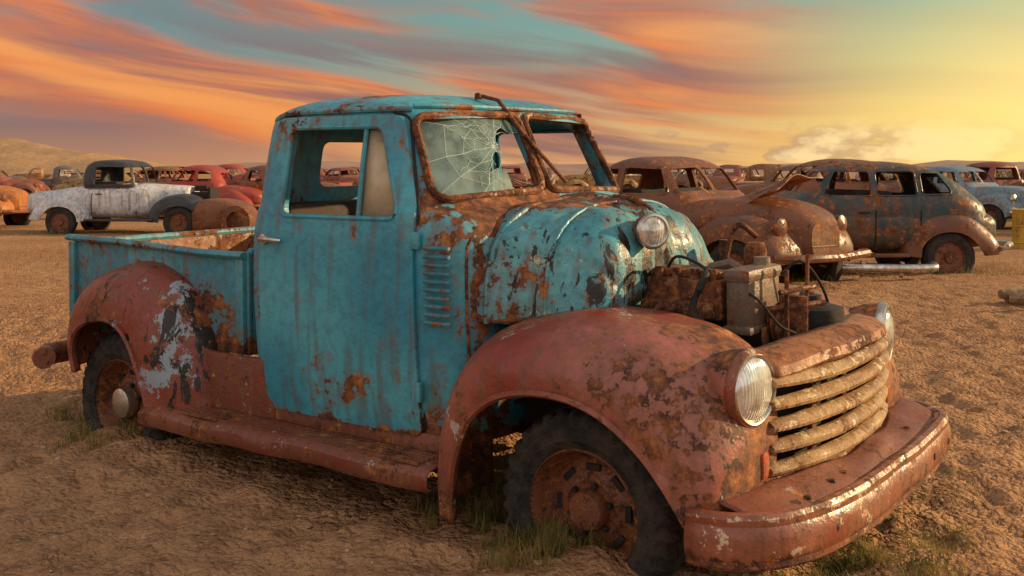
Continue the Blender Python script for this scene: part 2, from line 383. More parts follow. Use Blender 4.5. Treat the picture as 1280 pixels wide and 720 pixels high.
lc=(-.01,-.20,1.215)
part('lamp_bucket',latheVF([(0,-.10),(.035,-.09),(.058,-.045),(.066,0),(.070,.012),(.062,.02)],lc,'x',1,32,yaw=-.55),m_rust,TR)
part('lamp_ring',latheVF([(.064,.004),(.070,.012),(.066,.022),(.058,.024),(.054,.018)],lc,'x',1,32,yaw=-.55),m_chrome,TR)
part('lamp_glass',latheVF([(0,.030),(.03,.027),(.05,.02),(.058,.016)],lc,'x',1,32,yaw=-.55),m_lens,TR)
# fenders
def fenderVF(C,A,yin,yout,e=.75,n=56,m=18,dent=.006):
    C=cr(C,n);A=cr(A,n);V=[]
    yi=np.interp(np.linspace(0,1,n),np.linspace(0,1,len(yin)),yin); yo=np.interp(np.linspace(0,1,n),np.linspace(0,1,len(yout)),yout)
    for i in range(n):
        for j in range(m+1):
            q=math.pi/2*j/m; c=max(0,math.cos(q))**e; s=math.sin(q)**e
            p=A[i]+(C[i]-A[i])*c; y=yi[i]+(yo[i]-yi[i])*s
            d=dent*(noise.noise(Vector((p[0]*4,y*4,p[1]*4)))+.35*noise.noise(Vector((p[0]*13,y*13,p[1]*13))))
            V.append((p[0]+d,-y-d,p[1]+d))
        d=A[i]-C[i]; d=d/np.linalg.norm(d)
        for (k,l) in ((.004,.008),(.016,.010),(.022,.002),(.016,-.012),(.008,-.035)):
            V.append((A[i][0]+d[0]*k,-(yo[i]+l),A[i][1]+d[1]*k))
    return V,gridf(n,m+6)
FC=[(-.55,.24),(-.555,.40),(-.535,.58),(-.47,.76),(-.35,.885),(-.18,.935),(0,.95),(.18,.942),(.34,.915),(.47,.865),(.56,.775),(.605,.65),(.615,.50),(.60,.34)]
FA=[(-.44,.22),(-.435,.34),(-.405,.47),(-.34,.60),(-.24,.685),(-.13,.725),(-.01,.738),(.12,.725),(.24,.68),(.35,.60),(.43,.51),(.485,.43),(.52,.37),(.54,.30)]
ff=fenderVF(FC,FA,[.50,.50,.46,.40,.40,.40,.42,.50,.53],[.90,.91,.92,.92,.92,.92,.91,.90,.87],.72,80,28,.010)
part('front_fender_right',ff,m_ffend,TR,thick=.008,recalc=False)
part('front_fender_left',mirY(ff),m_lfend,TR,thick=.008,recalc=False)
RC=[(-2.90,.50),(-2.955,.66),(-2.92,.82),(-2.80,.94),(-2.62,1.0),(-2.44,1.01),(-2.27,.965),(-2.12,.86),(-2.02,.68),(-1.975,.52),(-1.95,.37)]
RA=[(-2.86,.48),(-2.87,.58),(-2.83,.67),(-2.74,.735),(-2.62,.765),(-2.51,.765),(-2.41,.725),(-2.33,.64),(-2.28,.54),(-2.25,.45),(-2.23,.35)]
rf=fenderVF(RC,RA,[.62]*3,[.88,.90,.90,.90,.88],.78,56,18,.009)
part('rear_fender_right',rf,m_rfend,TR,thick=.008,recalc=False); part('rear_fender_left',mirY(rf),m_rfend,TR,thick=.008,recalc=False)
# bed
bs=[]
for s in (-1,1):
    bs.append(boxVF((-2.48,s*.665,.86),(1.40,.02,.46),bev=.004))
    for xx in (-1.82,-3.17): bs.append(boxVF((xx,s*.683,.86),(.05,.03,.45),bev=.006))
bs.append(boxVF((-1.79,0,.86),(.02,1.3,.46),bev=.004))
part('bed_side',merge(bs),m_bed,TR)
part('tailgate',merge([boxVF((-3.185,0,.84),(.025,1.3,.44),bev=.004),boxVF((-3.165,0,.84),(.02,1.0,.2),bev=.008)]),m_lfend,TR)
rl=[tubeVF([(-1.79,s*.69,1.075),(-2.1,s*.695,1.078),(-2.4,s*.685,1.088),(-2.8,s*.69,1.102),(-3.20,s*.69,1.108)],.026,10,flat=.65) for s in (-1,1)]+[tubeVF([(-3.19,-.66,1.075),(-3.19,.66,1.075)],.02),tubeVF([(-1.79,-.66,1.09),(-1.79,.66,1.09)],.018)]
part('bed_rail',merge(rl),m_bed,TR)
part('bed_liner',merge([boxVF((-2.48,.645,.87),(1.36,.015,.40)),boxVF((-1.81,0,.87),(.012,1.24,.40))]),m_lfend,TR)
def heap(x,y):
    return .84+.16*math.exp(-((x+2.2)/.5)**2-((y-.1)/.45)**2)+.04*noise.noise(Vector((x*4,y*4,0)))+.02*noise.noise(Vector((x*12,y*12,0)))
part('bed_dirt',([(x,y,heap(x,y)) for x in np.linspace(-3.16,-1.82,60) for y in np.linspace(-.64,.63,50)],gridf(60,50)),m_floor,TR,recalc=False)
part('bed_floor',boxVF((-2.48,0,.74),(1.37,1.29,.03),bev=.004),m_floor,TR)
part('bed_frame',merge([boxVF((-2.1,s*.45,.47),(1.9,.07,.10)) for s in(-1,1)]+[boxVF((-3.0,0,.47),(.08,.9,.1))]),m_dark,TR)
part('splash_panel',merge([boxVF((-1.86,s*.72,.50),(.62,.03,.28),bev=.006) for s in(-1,1)]),m_board,TR)
part('rocker_panel',merge([boxVF((-1.15,s*.715,.405),(1.15,.03,.10),bev=.006) for s in (-1,1)]),m_board,TR)
rb=[]
for s in(-1,1):
    prof=[(.72,.385),(.80,.385),(.87,.384),(.905,.378),(.922,.362),(.924,.325),(.91,.305),(.90,.31)]
    xs=np.linspace(-2.26,-.53,50)
    V=[(x,s*(y-.012*math.exp(-((x+.53)/.1)**2)+.008*noise.noise(Vector((x*6,z*6,1)))),z+.016*noise.noise(Vector((x*3,y*3,s)))) for x in xs for y,z in prof]
    rb.append((V,gridf(50,len(prof))))
    for k in range(5): rb.append(boxVF((-1.40,s*(.765+.028*k),.390),(1.60,.011,.007)))
part('running_board',merge(rb),m_board,TR,thick=.006,recalc=False)
# wheels
tp=[(.205,-.070),(.225,-.088),(.24,-.093),(.244,-.097),(.25,-.095),(.285,-.099),(.289,-.102),(.295,-.098),(.31,-.094),(.33,-.080),(.335,-.074),(.342,-.06),(.345,-.035),(.336,-.030),(.336,-.024),(.346,-.020),(.346,.02),(.336,.024),(.336,.03),(.345,.035),(.342,.06),(.33,.08),(.31,.094),(.27,.098),(.225,.088),(.205,.07)]
rp=[(.208,-.085),(.214,-.078),(.205,-.070),(.195,-.040),(.182,-.010),(.165,.012),(.15,.012),(.12,-.012),(.095,-.02),(.09,-.016),(.07,-.016),(.068,-.050),(.06,-.062),(.03,-.068),(0,-.069)]
def tyreVF(c,s):
    V,Ff=latheVF(tp,c,'y',s,144); V=list(V); n=len(tp)
    for k in range(144):
        for j in (8,9,10,11,12,18,19,20,21,22):
            if (k//2)%2==0:
                i=k*n+j; v=V[i]; dx,dz=v[0]-c[0],v[2]-c[2]; f=.955; V[i]=(c[0]+dx*f,v[1],c[2]+dz*f)
    V=[(v[0],v[1]+(v[1]-c[1])*.25*max(0,(c[2]-.18-v[2])/.16),v[2]) for v in V]
    return V,Ff
for nm,c,s in (('front_wheel_right',(.05,-.71,.31),1),('front_wheel_left',(.05,.71,.33),-1),('rear_wheel_right',(-2.62,-.70,.33),1),('rear_wheel_left',(-2.62,.70,.33),-1)):
    part(nm+'_tyre',tyreVF(c,s),m_tyre,TR,angle=30)
    part(nm+'_rim',latheVF(rp,c,'y',s,64),m_rim,TR)
    L=[]
    for k in range(6):
        q=k*math.pi/3+.3; L.append(latheVF([(0,-.036),(.010,-.036),(.011,-.01)],(c[0]+.082*math.cos(q),c[1],c[2]+.082*math.sin(q)),'y',s,6))
    for k in range(8):
        q=k*math.pi/4; L.append(boxVF((c[0]+.137*math.cos(q),c[1]-s*.003,c[2]+.137*math.sin(q)),(.024,.012,.055),ry=-q,bev=.004))  # dark boxes stand in for the shade of open rim slots
    part(nm+'_lugs_and_slot_shade',merge(L),m_dark,TR)
part('hub_cap',latheVF([(.075,-.03),(.078,-.06),(.07,-.08),(.04,-.09),(0,-.092)],(-2.62,-.70,.33),'y',1,32),m_chrome,TR)
part('axle',merge([tubeVF([(.05,-.65,.31),(.05,.65,.33)],.035),tubeVF([(-2.62,-.65,.33),(-2.62,.65,.33)],.045),boxVF((0.0,-.3,.45),(1.1,.07,.11)),boxVF((0,.3,.45),(1.1,.07,.11))]),m_dark,TR)
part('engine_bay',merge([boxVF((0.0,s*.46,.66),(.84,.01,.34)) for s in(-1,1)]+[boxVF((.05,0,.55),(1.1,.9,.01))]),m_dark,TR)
# engine parts
eng=[boxVF((.10,-.06,.965),(.34,.24,.15),bev=.015),boxVF((.10,-.06,1.05),(.30,.17,.04),bev=.018),boxVF((.10,-.20,.93),(.3,.06,.06),bev=.02),boxVF((.1,.14,.93),(.34,.12,.12),bev=.02)]
for i in range(4): eng.append(latheVF([(0,.05),(.016,.048),(.018,0)],(.0+.075*i,-.16,1.03),'z',1,12))
for i in range(5): eng.append(tubeVF([(-.02+.06*i,-.20,.95),(-.02+.06*i,-.245,.93),(-.02+.06*i,-.25,.86)],.013))
part('engine_block',merge(eng),m_rust,TR)
rad=[boxVF((.335,-.05,.955),(.10,.28,.23),bev=.03),boxVF((.335,-.05,1.062),(.11,.30,.05),bev=.022),boxVF((.335,-.05,.865),(.11,.30,.03),bev=.01),tubeVF([(.3,-.04,1.06),(.24,-.04,1.09),(.16,-.05,1.07)],.02),latheVF([(0,.03),(.03,.028),(.032,0)],(.335,.03,1.087),'z',1,20)]
part('radiator',merge(rad),m_alu,TR)
hose=[tubeVF(cr([(.18,-.1,1.07),(.22,-.22,1.05),(.2,-.28,.93),(.3,-.3,.88)],14),.014),tubeVF(cr([(.0,-.1,1.06),(.08,-.16,1.12),(.18,-.14,1.08),(.26,-.17,1.0)],14),.006),tubeVF(cr([(.05,.1,1.0),(.2,.18,1.05),(.33,.16,.98),(.42,.2,.85)],14),.012),tubeVF(cr([(.38,-.18,1.0),(.45,-.24,.98),(.5,-.2,.9),(.52,-.1,.86)],14),.005),tubeVF(cr([(.40,.05,1.05),(.46,.1,1.1),(.5,.2,1.0),(.5,.3,.88)],14),.006)]
part('hoses',merge(hose),m_dark,TR)
misc=[tubeVF([(.47,-.06,.80),(.47,-.06,1.08)],.009),tubeVF([(.50,.05,.78),(.505,.05,1.13)],.008),tubeVF([(.46,-.10,1.00),(.52,.08,1.01)],.010),tubeVF([(.42,-.12,.94),(.55,.10,.95)],.011),boxVF((.47,.0,.90),(.10,.03,.16),rz=.4,bev=.006),
 tubeVF(cr([(.12,.14,1.03),(.13,.2,1.18),(.16,.22,1.22),(.2,.28,1.17)],10),.012),tubeVF([(.05,.3,1.0),(.05,.3,1.15)],.022),latheVF([(0,.10),(.035,.095),(.045,.06),(.045,-.06),(0,-.06)],(.24,.18,1.06),'z',1,20),boxVF((.43,.24,.92),(.06,.08,.10),rz=.3,bev=.01),latheVF([(.06,-.02),(.075,-.01),(.065,0),(.075,.01),(.06,.02),(0,.02)],(.43,-.02,.88),'x',1,24)]
part('brackets',merge(misc),m_rust,TR)
part('air_cleaner',merge([latheVF([(0,.06),(.05,.058),(.12,.04),(.125,.0),(.12,-.03),(0,-.03)],(.47,.17,.88),'z',1,36),latheVF([(0,.09),(.04,.085),(.045,.05)],(.47,.17,.88),'z',1,20)]),m_dark,TR)
part('fan',merge([boxVF((.40,-.0+.09*math.cos(q),.80+.09*math.sin(q)),(.008,.06,.14),rx=q,bev=.002) for q in (0,1.57,3.14,4.71)]),m_rust,TR)
# top shell and grille
GW=.56
def gx(y): return .705-.085*(abs(y)/GW)**2.2
ys=np.linspace(-GW+.02,GW-.02,40); V=[]
pr=[(-.14,.868),(-.10,.872),(-.04,.862),(0.0,.84),(.008,.815),(-.004,.80)]
for y in ys:
    for dx,z in pr: V.append((gx(y)+dx,y,z-.03*(abs(y)/GW)**3+.008*noise.noise(Vector((y*6,dx*6,0)))))
part('grille_shell',(V,gridf(40,len(pr))),m_lfend,TR,thick=.008,recalc=False)
gb=[]
for i,z in enumerate((.772,.702,.632,.562,.492)):
    V=[]; ys=np.linspace(-GW,GW,60)
    prof=[(-.5,-.9),(.2,-1.0),(.75,-.85),(1.0,-.3),(.95,.15),(.55,.55),(.0,.95),(-.5,1.0)]
    for y in ys:
        tp_=1-.2*(abs(y)/GW)**4
        sag=.006*noise.noise(Vector((y*2.5,i*4.1,0)))
        for a,b in prof:
            n_=.0025*noise.noise(Vector((y*9,a*2,i*3.3)))
            V.append((gx(y)+.024*a-.003*i+n_+sag*.6,y,z+sag+.0225*b*tp_+n_))
    f=gridf(60,8,True); f.append(tuple(range(8))); f.append(tuple(59*8+k for k in range(8)))
    gb.append((V,f))
part('grille_bar',merge(gb),m_grille,TR,angle=28)
part('grille_post',merge([boxVF((gx(y)-.055,y,.63),(.02,.04,.36),bev=.004) for y in (-.5,-.25,0,.25,.5)]),m_rust,TR)
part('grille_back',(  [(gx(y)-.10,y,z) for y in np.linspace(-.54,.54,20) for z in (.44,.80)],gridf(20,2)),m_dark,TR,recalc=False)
for s,nm in ((1,'right'),(-1,'left')):
    c=(.575,-s*.635,.765); yaw=-s*.16
    part('headlight_bucket_'+nm,latheVF([(.05,-.22),(.085,-.15),(.115,-.06),(.124,0),(.122,.02)],c,'x',1,48,yaw=yaw),m_ffend if s==1 else m_lfend,TR)
    part('headlight_bezel_'+nm,latheVF([(.120,-.005),(.128,.008),(.127,.022),(.119,.034),(.108,.034),(.102,.026)],c,'x',1,64,yaw=yaw),m_bump if s==1 else m_chrome,TR)
    part('headlight_ring_'+nm,latheVF([(.112,.033),(.109,.040),(.104,.038),(.102,.028)],c,'x',1,64,yaw=yaw),m_chrome,TR)
    part('headlight_lens_'+nm,latheVF([(0,.058),(.03,.056),(.06,.05),(.085,.041),(.104,.028)],c,'x',1,48,yaw=yaw),m_lens,TR)
    part('parking_light_'+nm,boxVF((.612,-s*.60,.52),(.03,.045,.085),bev=.012),m_amber,TR)
ys=np.linspace(-.86,.86,70)
def bx(y): return .60+.25*max(0,1-(min(1,abs(y)/.925))**6)**.5-.03*(abs(y)/.9)**2
V=[]
for y in ys:
    x0=gx(y) if abs(y)<GW else .605-.03*(abs(y)-GW)/.35
    x1=bx(y)-.01
    for k in range(8):
        f=k/7; z=.462-.05*f+.014*math.sin(f*3.1)+.018*noise.noise(Vector((y*4,f*3,0)))
        V.append((x0+(x1-x0)*f,y,z-(0 if f<.99 else .004)))
part('apron',(V,gridf(70,8)),m_board,TR,thick=.006,recalc=False)
part('apron_front_valance',([(x,y,z) for y in np.linspace(-.6,.6,30) for x,z in ((gx(min(GW,abs(y)))-.01,.475),(gx(min(GW,abs(y)))+.0,.44),(gx(min(GW,abs(y)))-.02,.36))],gridf(30,3)),m_rust,TR,thick=.006,recalc=False)
bp=[(-.035,.436),(-.012,.448),(.006,.447),(.013,.436),(.012,.415),(.020,.402),(.024,.375),(.024,.345),(.020,.325),(.012,.315),(.013,.298),(.002,.288),(-.014,.288)]
V=[]; path=[]
for t_ in np.linspace(-1,1,110):
    y=.925*math.sin(t_*math.pi/2); path.append((bx(y),y))
path=[(path[0][0]-.05,-.925)]+path+[(path[-1][0]-.05,.925)]
for i,(x,y) in enumerate(path):
    a=path[max(0,i-1)];b=path[min(len(path)-1,i+1)]; tx,ty=b[0]-a[0],b[1]-a[1]; l=math.hypot(tx,ty)+1e-9; nx,ny=ty/l,-tx/l
    for o_,z in bp:
        d=.009*noise.noise(Vector((x*3,y*5,z*5))); V.append((x+nx*(o_+d),y+ny*(o_+d),z+.010*noise.noise(Vector((x*2,y*3,1)))))
part('front_bumper',(V,gridf(len(path),len(bp))),m_bump,TR,thick=.008,recalc=False,angle=30)
part('bumper_bolt',merge([latheVF([(0,.032),(.012,.030),(.014,.02)],(bx(y),y,.37),'x',1,12) for y in (-.6,-.35,.35,.6)]),m_dark,TR)
part('apron_bolt',merge([latheVF([(0,.012),(.012,.011),(.014,0)],(.76+.01*math.sin(9*y),y,.446),'z',1,12) for y in (-.62,-.42,-.15,.4)]+[boxVF((.74,-.3,.447),(.06,.025,.010),rz=.3),boxVF((.72,.2,.452),(.04,.12,.010),rz=.2)]),m_rust,TR)
part('rear_bumper',tubeVF([(-3.03,-.93,.53),(-3.06,-.92,.53),(-3.12,-.86,.53),(-3.20,-.4,.53),(-3.20,.4,.53),(-3.12,.86,.53),(-3.05,.92,.53)],.055,10),m_board,TR)
# ------------------------------------------------------------ junk cars
JR=[(0,(.33,.05,.035)),(.13,(.55,.50,.42)),(.24,(.08,.17,.20)),(.36,(.30,.11,.045)),(.50,(.38,.05,.025)),(.6,(.5,.30,.06)),(.7,(.18,.085,.045)),(.82,(.08,.20,.18)),(.9,(.42,.17,.05))]
m_junk=rusty('junk_paint',(.3,.1,.1),(.3,.1,.1),.535,2,random_paint=JR,lite=True)
m_red=rusty('red_paint',(.42,.035,.02),(.34,.05,.03),.57,2,lite=True)
m_sedA=rusty('coupe_paint',(.24,.070,.020),(.12,.040,.017),.52,2.2,lite=True,rough=.34)
m_sedB=rusty('sedan_teal_paint',(.020,.045,.048),(.055,.052,.036),.555,1.8,lite=True,rough=.30,spots=[((.2,0,1.6),.9,.05),((-1.6,-.8,.6),.8,.06),((2,1.5,0,0),.12,.08)])
m_white=rusty('white_paint',(.76,.72,.68),(.60,.60,.60),.62,2,lite=True)
m_black=plain('black_paint',(.02,.02,.022),(.05,.045,.045),5,.4)
m_orange=rusty('orange_paint',(.55,.20,.03),(.45,.14,.03),.58,2,lite=True)
def loftx(ST,n=4,N=36,dens=4):
    R=cr(ST,len(ST)*dens); V=[]
    for x,w,zb,zt in R:
        for k in range(N):
            q=2*math.pi*(k+.5)/N; cc,sn=math.cos(q),math.sin(q); r=(abs(cc)**n+abs(sn)**n)**(-1/n)
            V.append((x,w*r*cc,(zb+zt)/2+(zt-zb)/2*r*sn))
    f=gridf(len(R),N,True); f.append(tuple(range(N))); f.append(tuple((len(R)-1)*N+k for k in range(N)))
    return V,f
def junkwheel(c,s):
    a=latheVF([(.20,-.07),(.23,-.09),(.30,-.09),(.335,-.06),(.335,.06),(.30,.09),(.2,.09)],c,'y',s,32)
    b=latheVF([(.20,-.07),(.185,-.04),(.12,-.05),(.07,-.04),(.06,-.08),(0,-.085)],c,'y',s,32)
    return a,b
def car_mesh(kind):
    P=[]
    wf,wr=1.30,-1.30
    if kind=='sedan':
        T=[(.80,.66,-1.98,.79,5),(.95,.62,-1.92,.79,5),(1.04,.56,-1.84,.77,5),(1.12,.47,-1.76,.745,4.5),(1.25,.36,-1.62,.70,4),(1.38,.23,-1.40,.645,3.6),(1.46,.08,-1.18,.57,3.2),(1.51,-.12,-.95,.44,3),(1.53,-.3,-.75,.25,3)]
        wins=[[(-1.38,1.10),(-.98,1.10),(-.98,1.37),(-1.22,1.36)],[(-.90,1.09),(-.38,1.09),(-.38,1.39),(-.90,1.39)],[(-.30,1.09),(.30,1.09),(.10,1.38),(-.30,1.39)]]
        ST=[(-2.12,.40,.5,.72),(-1.98,.62,.42,.86),(-1.6,.76,.38,.95),(-.8,.80,.34,.98),(0,.80,.34,.99),(.55,.77,.34,1.02),(.80,.64,.4,1.05),(1.3,.50,.42,1.04),(1.75,.40,.42,.97),(1.92,.28,.45,.82)]
        rw=[(-.35,1.12),(.35,1.12),(.3,1.32),(-.3,1.32)]
    elif kind=='coupe':
        T=[(.80,.62,-1.2,.77,5),(.95,.60,-1.15,.77,5),(1.05,.54,-1.10,.755,5),(1.12,.46,-1.05,.735,4.5),(1.25,.36,-.98,.69,4),(1.38,.24,-.86,.64,3.6),(1.46,.10,-.74,.56,3.2),(1.51,-.06,-.6,.42,3),(1.53,-.18,-.48,.25,3)]
        wins=[[(-.86,1.10),(-.45,1.10),(-.45,1.38),(-.76,1.38)],[(-.36,1.09),(.32,1.09),(.12,1.38),(-.36,1.39)]]
        ST=[(-2.2,.35,.5,.70),(-2.05,.55,.42,.82),(-1.7,.66,.4,.94),(-1.1,.74,.36,1.0),(0,.79,.34,1.0),(.55,.76,.34,1.03),(.85,.60,.4,1.06),(1.35,.48,.42,1.04),(1.75,.38,.42,.96),(1.92,.26,.45,.82)]
        rw=[(-.35,1.14),(.35,1.14),(.3,1.32),(-.3,1.32)]
    elif kind=='pickup':
        T=[(.60,.62,-.70,.76,6),(.95,.60,-.72,.77,6),(1.08,.58,-.72,.76,5.5),(1.16,.50,-.72,.74,5),(1.3,.40,-.70,.71,4.5),(1.46,.28,-.68,.67,4),(1.54,.18,-.64,.62,3.6),(1.60,.0,-.5,.48,3),(1.62,-.12,-.35,.25,3)]
        wins=[[(-.50,1.13),(.34,1.13),(.18,1.46),(-.46,1.46)]]
        ST=[(-.75,.70,.40,.9),(0,.76,.34,1.0),(.55,.74,.34,1.05),(.85,.58,.4,1.08),(1.35,.48,.42,1.07),(1.75,.40,.42,1.0),(1.92,.30,.45,.85)]
        rw=[(-.35,1.2),(.35,1.2),(.3,1.42),(-.3,1.42)]
    else:
        T=[(1.02,.30,-.95,.70,5),(1.1,.29,-.96,.70,5),(1.3,.24,-.95,.68,5),(1.46,.18,-.90,.64,4.5),(1.55,.08,-.82,.58,4),(1.60,-.08,-.7,.45,3.4),(1.62,-.25,-.5,.25,3)]
        wins=[[(-.62,1.09),(.20,1.09),(.12,1.46),(-.58,1.46)]]
        ST=[(-2.25,.45,.5,.80),(-2.1,.58,.45,.92),(-1.4,.64,.42,1.0),(-.8,.70,.38,1.08),(0,.72,.36,1.10),(.4,.66,.38,1.10),(.8,.48,.42,1.08),(1.25,.38,.45,1.04),(1.3,.36,.48,1.0)]
        rw=[(-.3,1.2),(.3,1.2),(.28,1.4),(-.28,1.4)]
    P.append((loftx(ST),0))
    cl=lambda off,zlo=None:cabloft(T,off,zlo,3,64,1.4)
    ws=[(-.58,1.12),(-.03,1.13),(-.03,1.40 if kind in('sedan','coupe') else 1.48),(-.48,1.38 if kind in('sedan','coupe') else 1.46)]
    ops=[('DIFFERENCE',cl(-.035,T[0][0]+.03))]
    for w in wins: ops.append(('DIFFERENCE',prism(rpoly(w,.04,3),'y',-1.2,1.2)))
    wp=rpoly(ws,.03,3)
    ops+=[('DIFFERENCE',prism(wp,'x',-.1,1.2)),('DIFFERENCE',prism([(-a,b) for a,b in wp],'x',-.1,1.2)),('DIFFERENCE',prism(rpoly(rw,.04,3),'x',-2.5,-.5 if kind!='sedan' else -1.1))]
    P.append((boolean(cl(0),ops),1))
    tw_=[]; Rc=cr(T,120); Rc=Rc[np.argsort(Rc[:,0])]
    def sy(x,z,off=0):
        xf,xb,w,n=[np.interp(z,Rc[:,0],Rc[:,i]) for i in (1,2,3,4)]
        a=(xf-xb)/2; c=(xf+xb)/2
        return (w)*max(.001,1-(min(.999,abs(x-c)/a))**n)**(1/n)+off
    for w in wins:
        P3=[(p[0],-sy(p[0],p[1],.002),p[1]) for p in offpoly(rpoly(w,.04,3),.006)]
        tt=tubeVF(P3,.010,6,True); tw_+=[tt,mirY(tt)]
    P.append((merge(tw_),1))
    se=[]
    def by(x):
        R2=np.array(ST); return np.interp(x,R2[:,0],R2[:,1])
    doors=[wins[-1][0][0]-.04,wins[-1][1][0]+.12]+([wins[1][0][0]-.03] if kind=='sedan' else [])
    for xd in doors:
        for s in (-1,1): se.append(tubeVF([(xd,s*(by(xd)-.002),.42),(xd,s*(by(xd)+.003),.66),(xd,s*(by(xd)-.002),.90)],.009,6))
    for s in (-1,1):
        se.append(tubeVF([(doors[0]+.1,s*(by(0)+.025),.88),(doors[0]+.24,s*(by(0)+.025),.88)],.013,6))
    P.append((merge(se),6))
    C=[(-.78,.30),(-.74,.50),(-.60,.70),(-.36,.84),(-.08,.89),(.20,.87),(.42,.76),(.54,.58),(.55,.40)]
    A=[(-.44,.28),(-.42,.42),(-.34,.54),(-.20,.63),(-.02,.665),(.16,.64),(.30,.56),(.39,.45),(.42,.34)]
    f=fenderVF([(a+wf,b) for a,b in C],[(a+wf,b) for a,b in A],[.45,.36,.34,.34],[.84,.86,.86,.82],.72,28,10)
    P+=[(f,2),(mirY(f),2)]
    C=[(.62,.32),(.56,.52),(.42,.72),(.20,.85),(-.05,.88),(-.32,.82),(-.56,.66),(-.72,.45),(-.76,.36)]
    A=[(.42,.30),(.39,.44),(.30,.55),(.16,.63),(-.02,.65),(-.2,.61),(-.34,.5),(-.42,.4),(-.45,.34)]
    f=fenderVF([(a+wr,b) for a,b in C],[(a+wr,b) for a,b in A],[.60]*3,[.86,.87,.86],.75,28,10)
    P+=[(f,7),(mirY(f),7)]
    for x in (wf,wr):
        for s in (1,-1):
            a,b=junkwheel((x,-s*.74,.30),s); P+=[(a,3),(b,4)]
    P.append((merge([boxVF((0,s*.80,.33),(1.5,.16,.05),bev=.015) for s in (-1,1)]),2))
    if kind=='pickup':
        P.append((merge([boxVF((-1.5,s*.62,.80),(1.45,.03,.42)) for s in(-1,1)]+[boxVF((-2.22,0,.80),(.03,1.24,.42)),boxVF((-1.5,0,.65),(1.4,1.2,.03)),tubeVF([(-.78,.63,1.01),(-2.23,.63,1.01)],.03),tubeVF([(-.78,-.63,1.01),(-2.23,-.63,1.01)],.03)]),0))
    if kind!='roadster':
        for s in(-1,1):
            P.append((latheVF([(.04,-.2),(.09,-.08),(.105,0)],(1.74,s*.58,.76),'x',1,24),2))
            P.append((latheVF([(.105,0),(.105,.02),(.08,.035),(0,.05)],(1.74,s*.58,.76),'x',1,24),5))
        P.append((tubeVF([(1.85,-.86,.45),(2.0,-.7,.45),(2.08,0,.45),(2.0,.7,.45),(1.85,.86,.45)],.045,8),5))
        P.append((merge([boxVF((1.90-.01*i,0,.56+.055*i),(.05,.52-.02*i,.02),bev=.005) for i in range(6)]),5))
        P.append((tubeVF([(-2.05,-.8,.45),(-2.22,-.6,.45),(-2.28,0,.45),(-2.22,.6,.45),(-2.05,.8,.45)],.04,8),5))
    else:
        P.append((merge([boxVF((1.5,0,.75),(.5,.3,.35),bev=.03),boxVF((1.85,0,.62),(.5,.7,.06)),boxVF((1.5,0,1.0),(.3,.2,.12),bev=.02),boxVF((1.75,0,.82),(.06,.5,.42),bev=.02)]),6))
    P.append((boxVF((-.4,0,.9),(.5,1.2,.5),bev=.05),6))
    V=[];Fs=[];MI=[]
    for (v,f),mi in P:
        o=len(V); V+=[tuple(x) for x in v]; Fs+=[tuple(i+o for i in q) for q in f]; MI+=[mi]*len(f)
    V=[(x+.02*noise.noise(Vector((x*2.5,y*2.5,z*2.5))),y*(1+.03*noise.noise(Vector((x*3,5,z*3)))),z+.02*noise.noise(Vector((x*2.2,y*2.2,9+z)))) for x,y,z in V]
    me=bpy.data.meshes.new(kind+'_mesh'); me.from_pydata(V,[],Fs)
    bm=bmesh.new(); bm.from_mesh(me); bmesh.ops.recalc_face_normals(bm,faces=bm.faces); bm.to_mesh(me); bm.free()
    for _ in range(8): me.materials.append(m_junk)
    me.polygons.foreach_set('material_index',MI); finish(me,35); return me
ME={k:car_mesh(k) for k in ('sedan','coupe','pickup','roadster')}
def car(name,kind,X,Y,head,body,roof=None,ffen=None,rfen=None,chrome=None,z=-.05,sc=1.0,roll=0):
    me=ME[kind]; o=bpy.data.objects.new(name,me); COL.objects.link(o)
    mats=[body,roof or body,ffen or body,m_tyre,m_rim,chrome or m_rim,m_dark,rfen or body]
    for i,m in enumerate(mats): o.material_slots[i].link='OBJECT'; o.material_slots[i].material=m
    o.location=(X,Y,z); o.rotation_euler=(roll,roll*.5,math.radians(head)); o.scale=(sc,sc,sc); return o
car('rusty_coupe','coupe',2.22,13.9,-48,m_sedA,z=-.12,chrome=m_sedA,sc=1.08)
car('rusty_sedan','sedan',4.33,14.8,184,m_sedB,ffen=m_sedA,rfen=m_sedA,roof=m_sedB,chrome=m_chrome,z=-.10,sc=1.03)
car('rusty_sedan','sedan',6.3,22.5,190,m_sedA,sc=1.08)
car('white_roadster','roadster',-8.35,23.9,-6,m_white,roof=m_black,ffen=m_black,rfen=m_white,sc=1.02)
car('orange_coupe','coupe',-13.6,26.0,-5,m_orange)
car('blue_gray_sedan','sedan',11.2,26.5,-62,rusty('bluegray',(.16,.26,.32),(.22,.28,.30),.58,2,lite=True),chrome=m_chrome)
o=part('chrome_bumper',merge([tubeVF(cr([(-.72,.10,0),(-.66,-.02,0),(-.3,-.07,.0),(.3,-.07,.0),(.66,-.02,.0),(.72,.10,.0)],24),.055,10),boxVF((-.25,-.05,-.02),(.05,.07,.20),bev=.015),boxVF((.25,-.05,-.02),(.05,.07,.20),bev=.015)]),m_chrome,None); o.location=(4.55,13.3,.16); o.rotation_euler=(.2,.02,.06)
hp=[(x,y,.10*math.sin(x*2.2)+.12*math.cos(y*2.4)+.05*noise.noise(Vector((x*3,y*3,4)))) for x in np.linspace(-.5,.5,26) for y in np.linspace(-.55,.55,26)]
o=part('wrecked_hood_panel',(hp,gridf(26,26)),m_lfend,None,thick=.01,recalc=False); o.location=(3.05,13.1,1.0); o.rotation_euler=(.15,-.12,-.75)
random.seed(5)
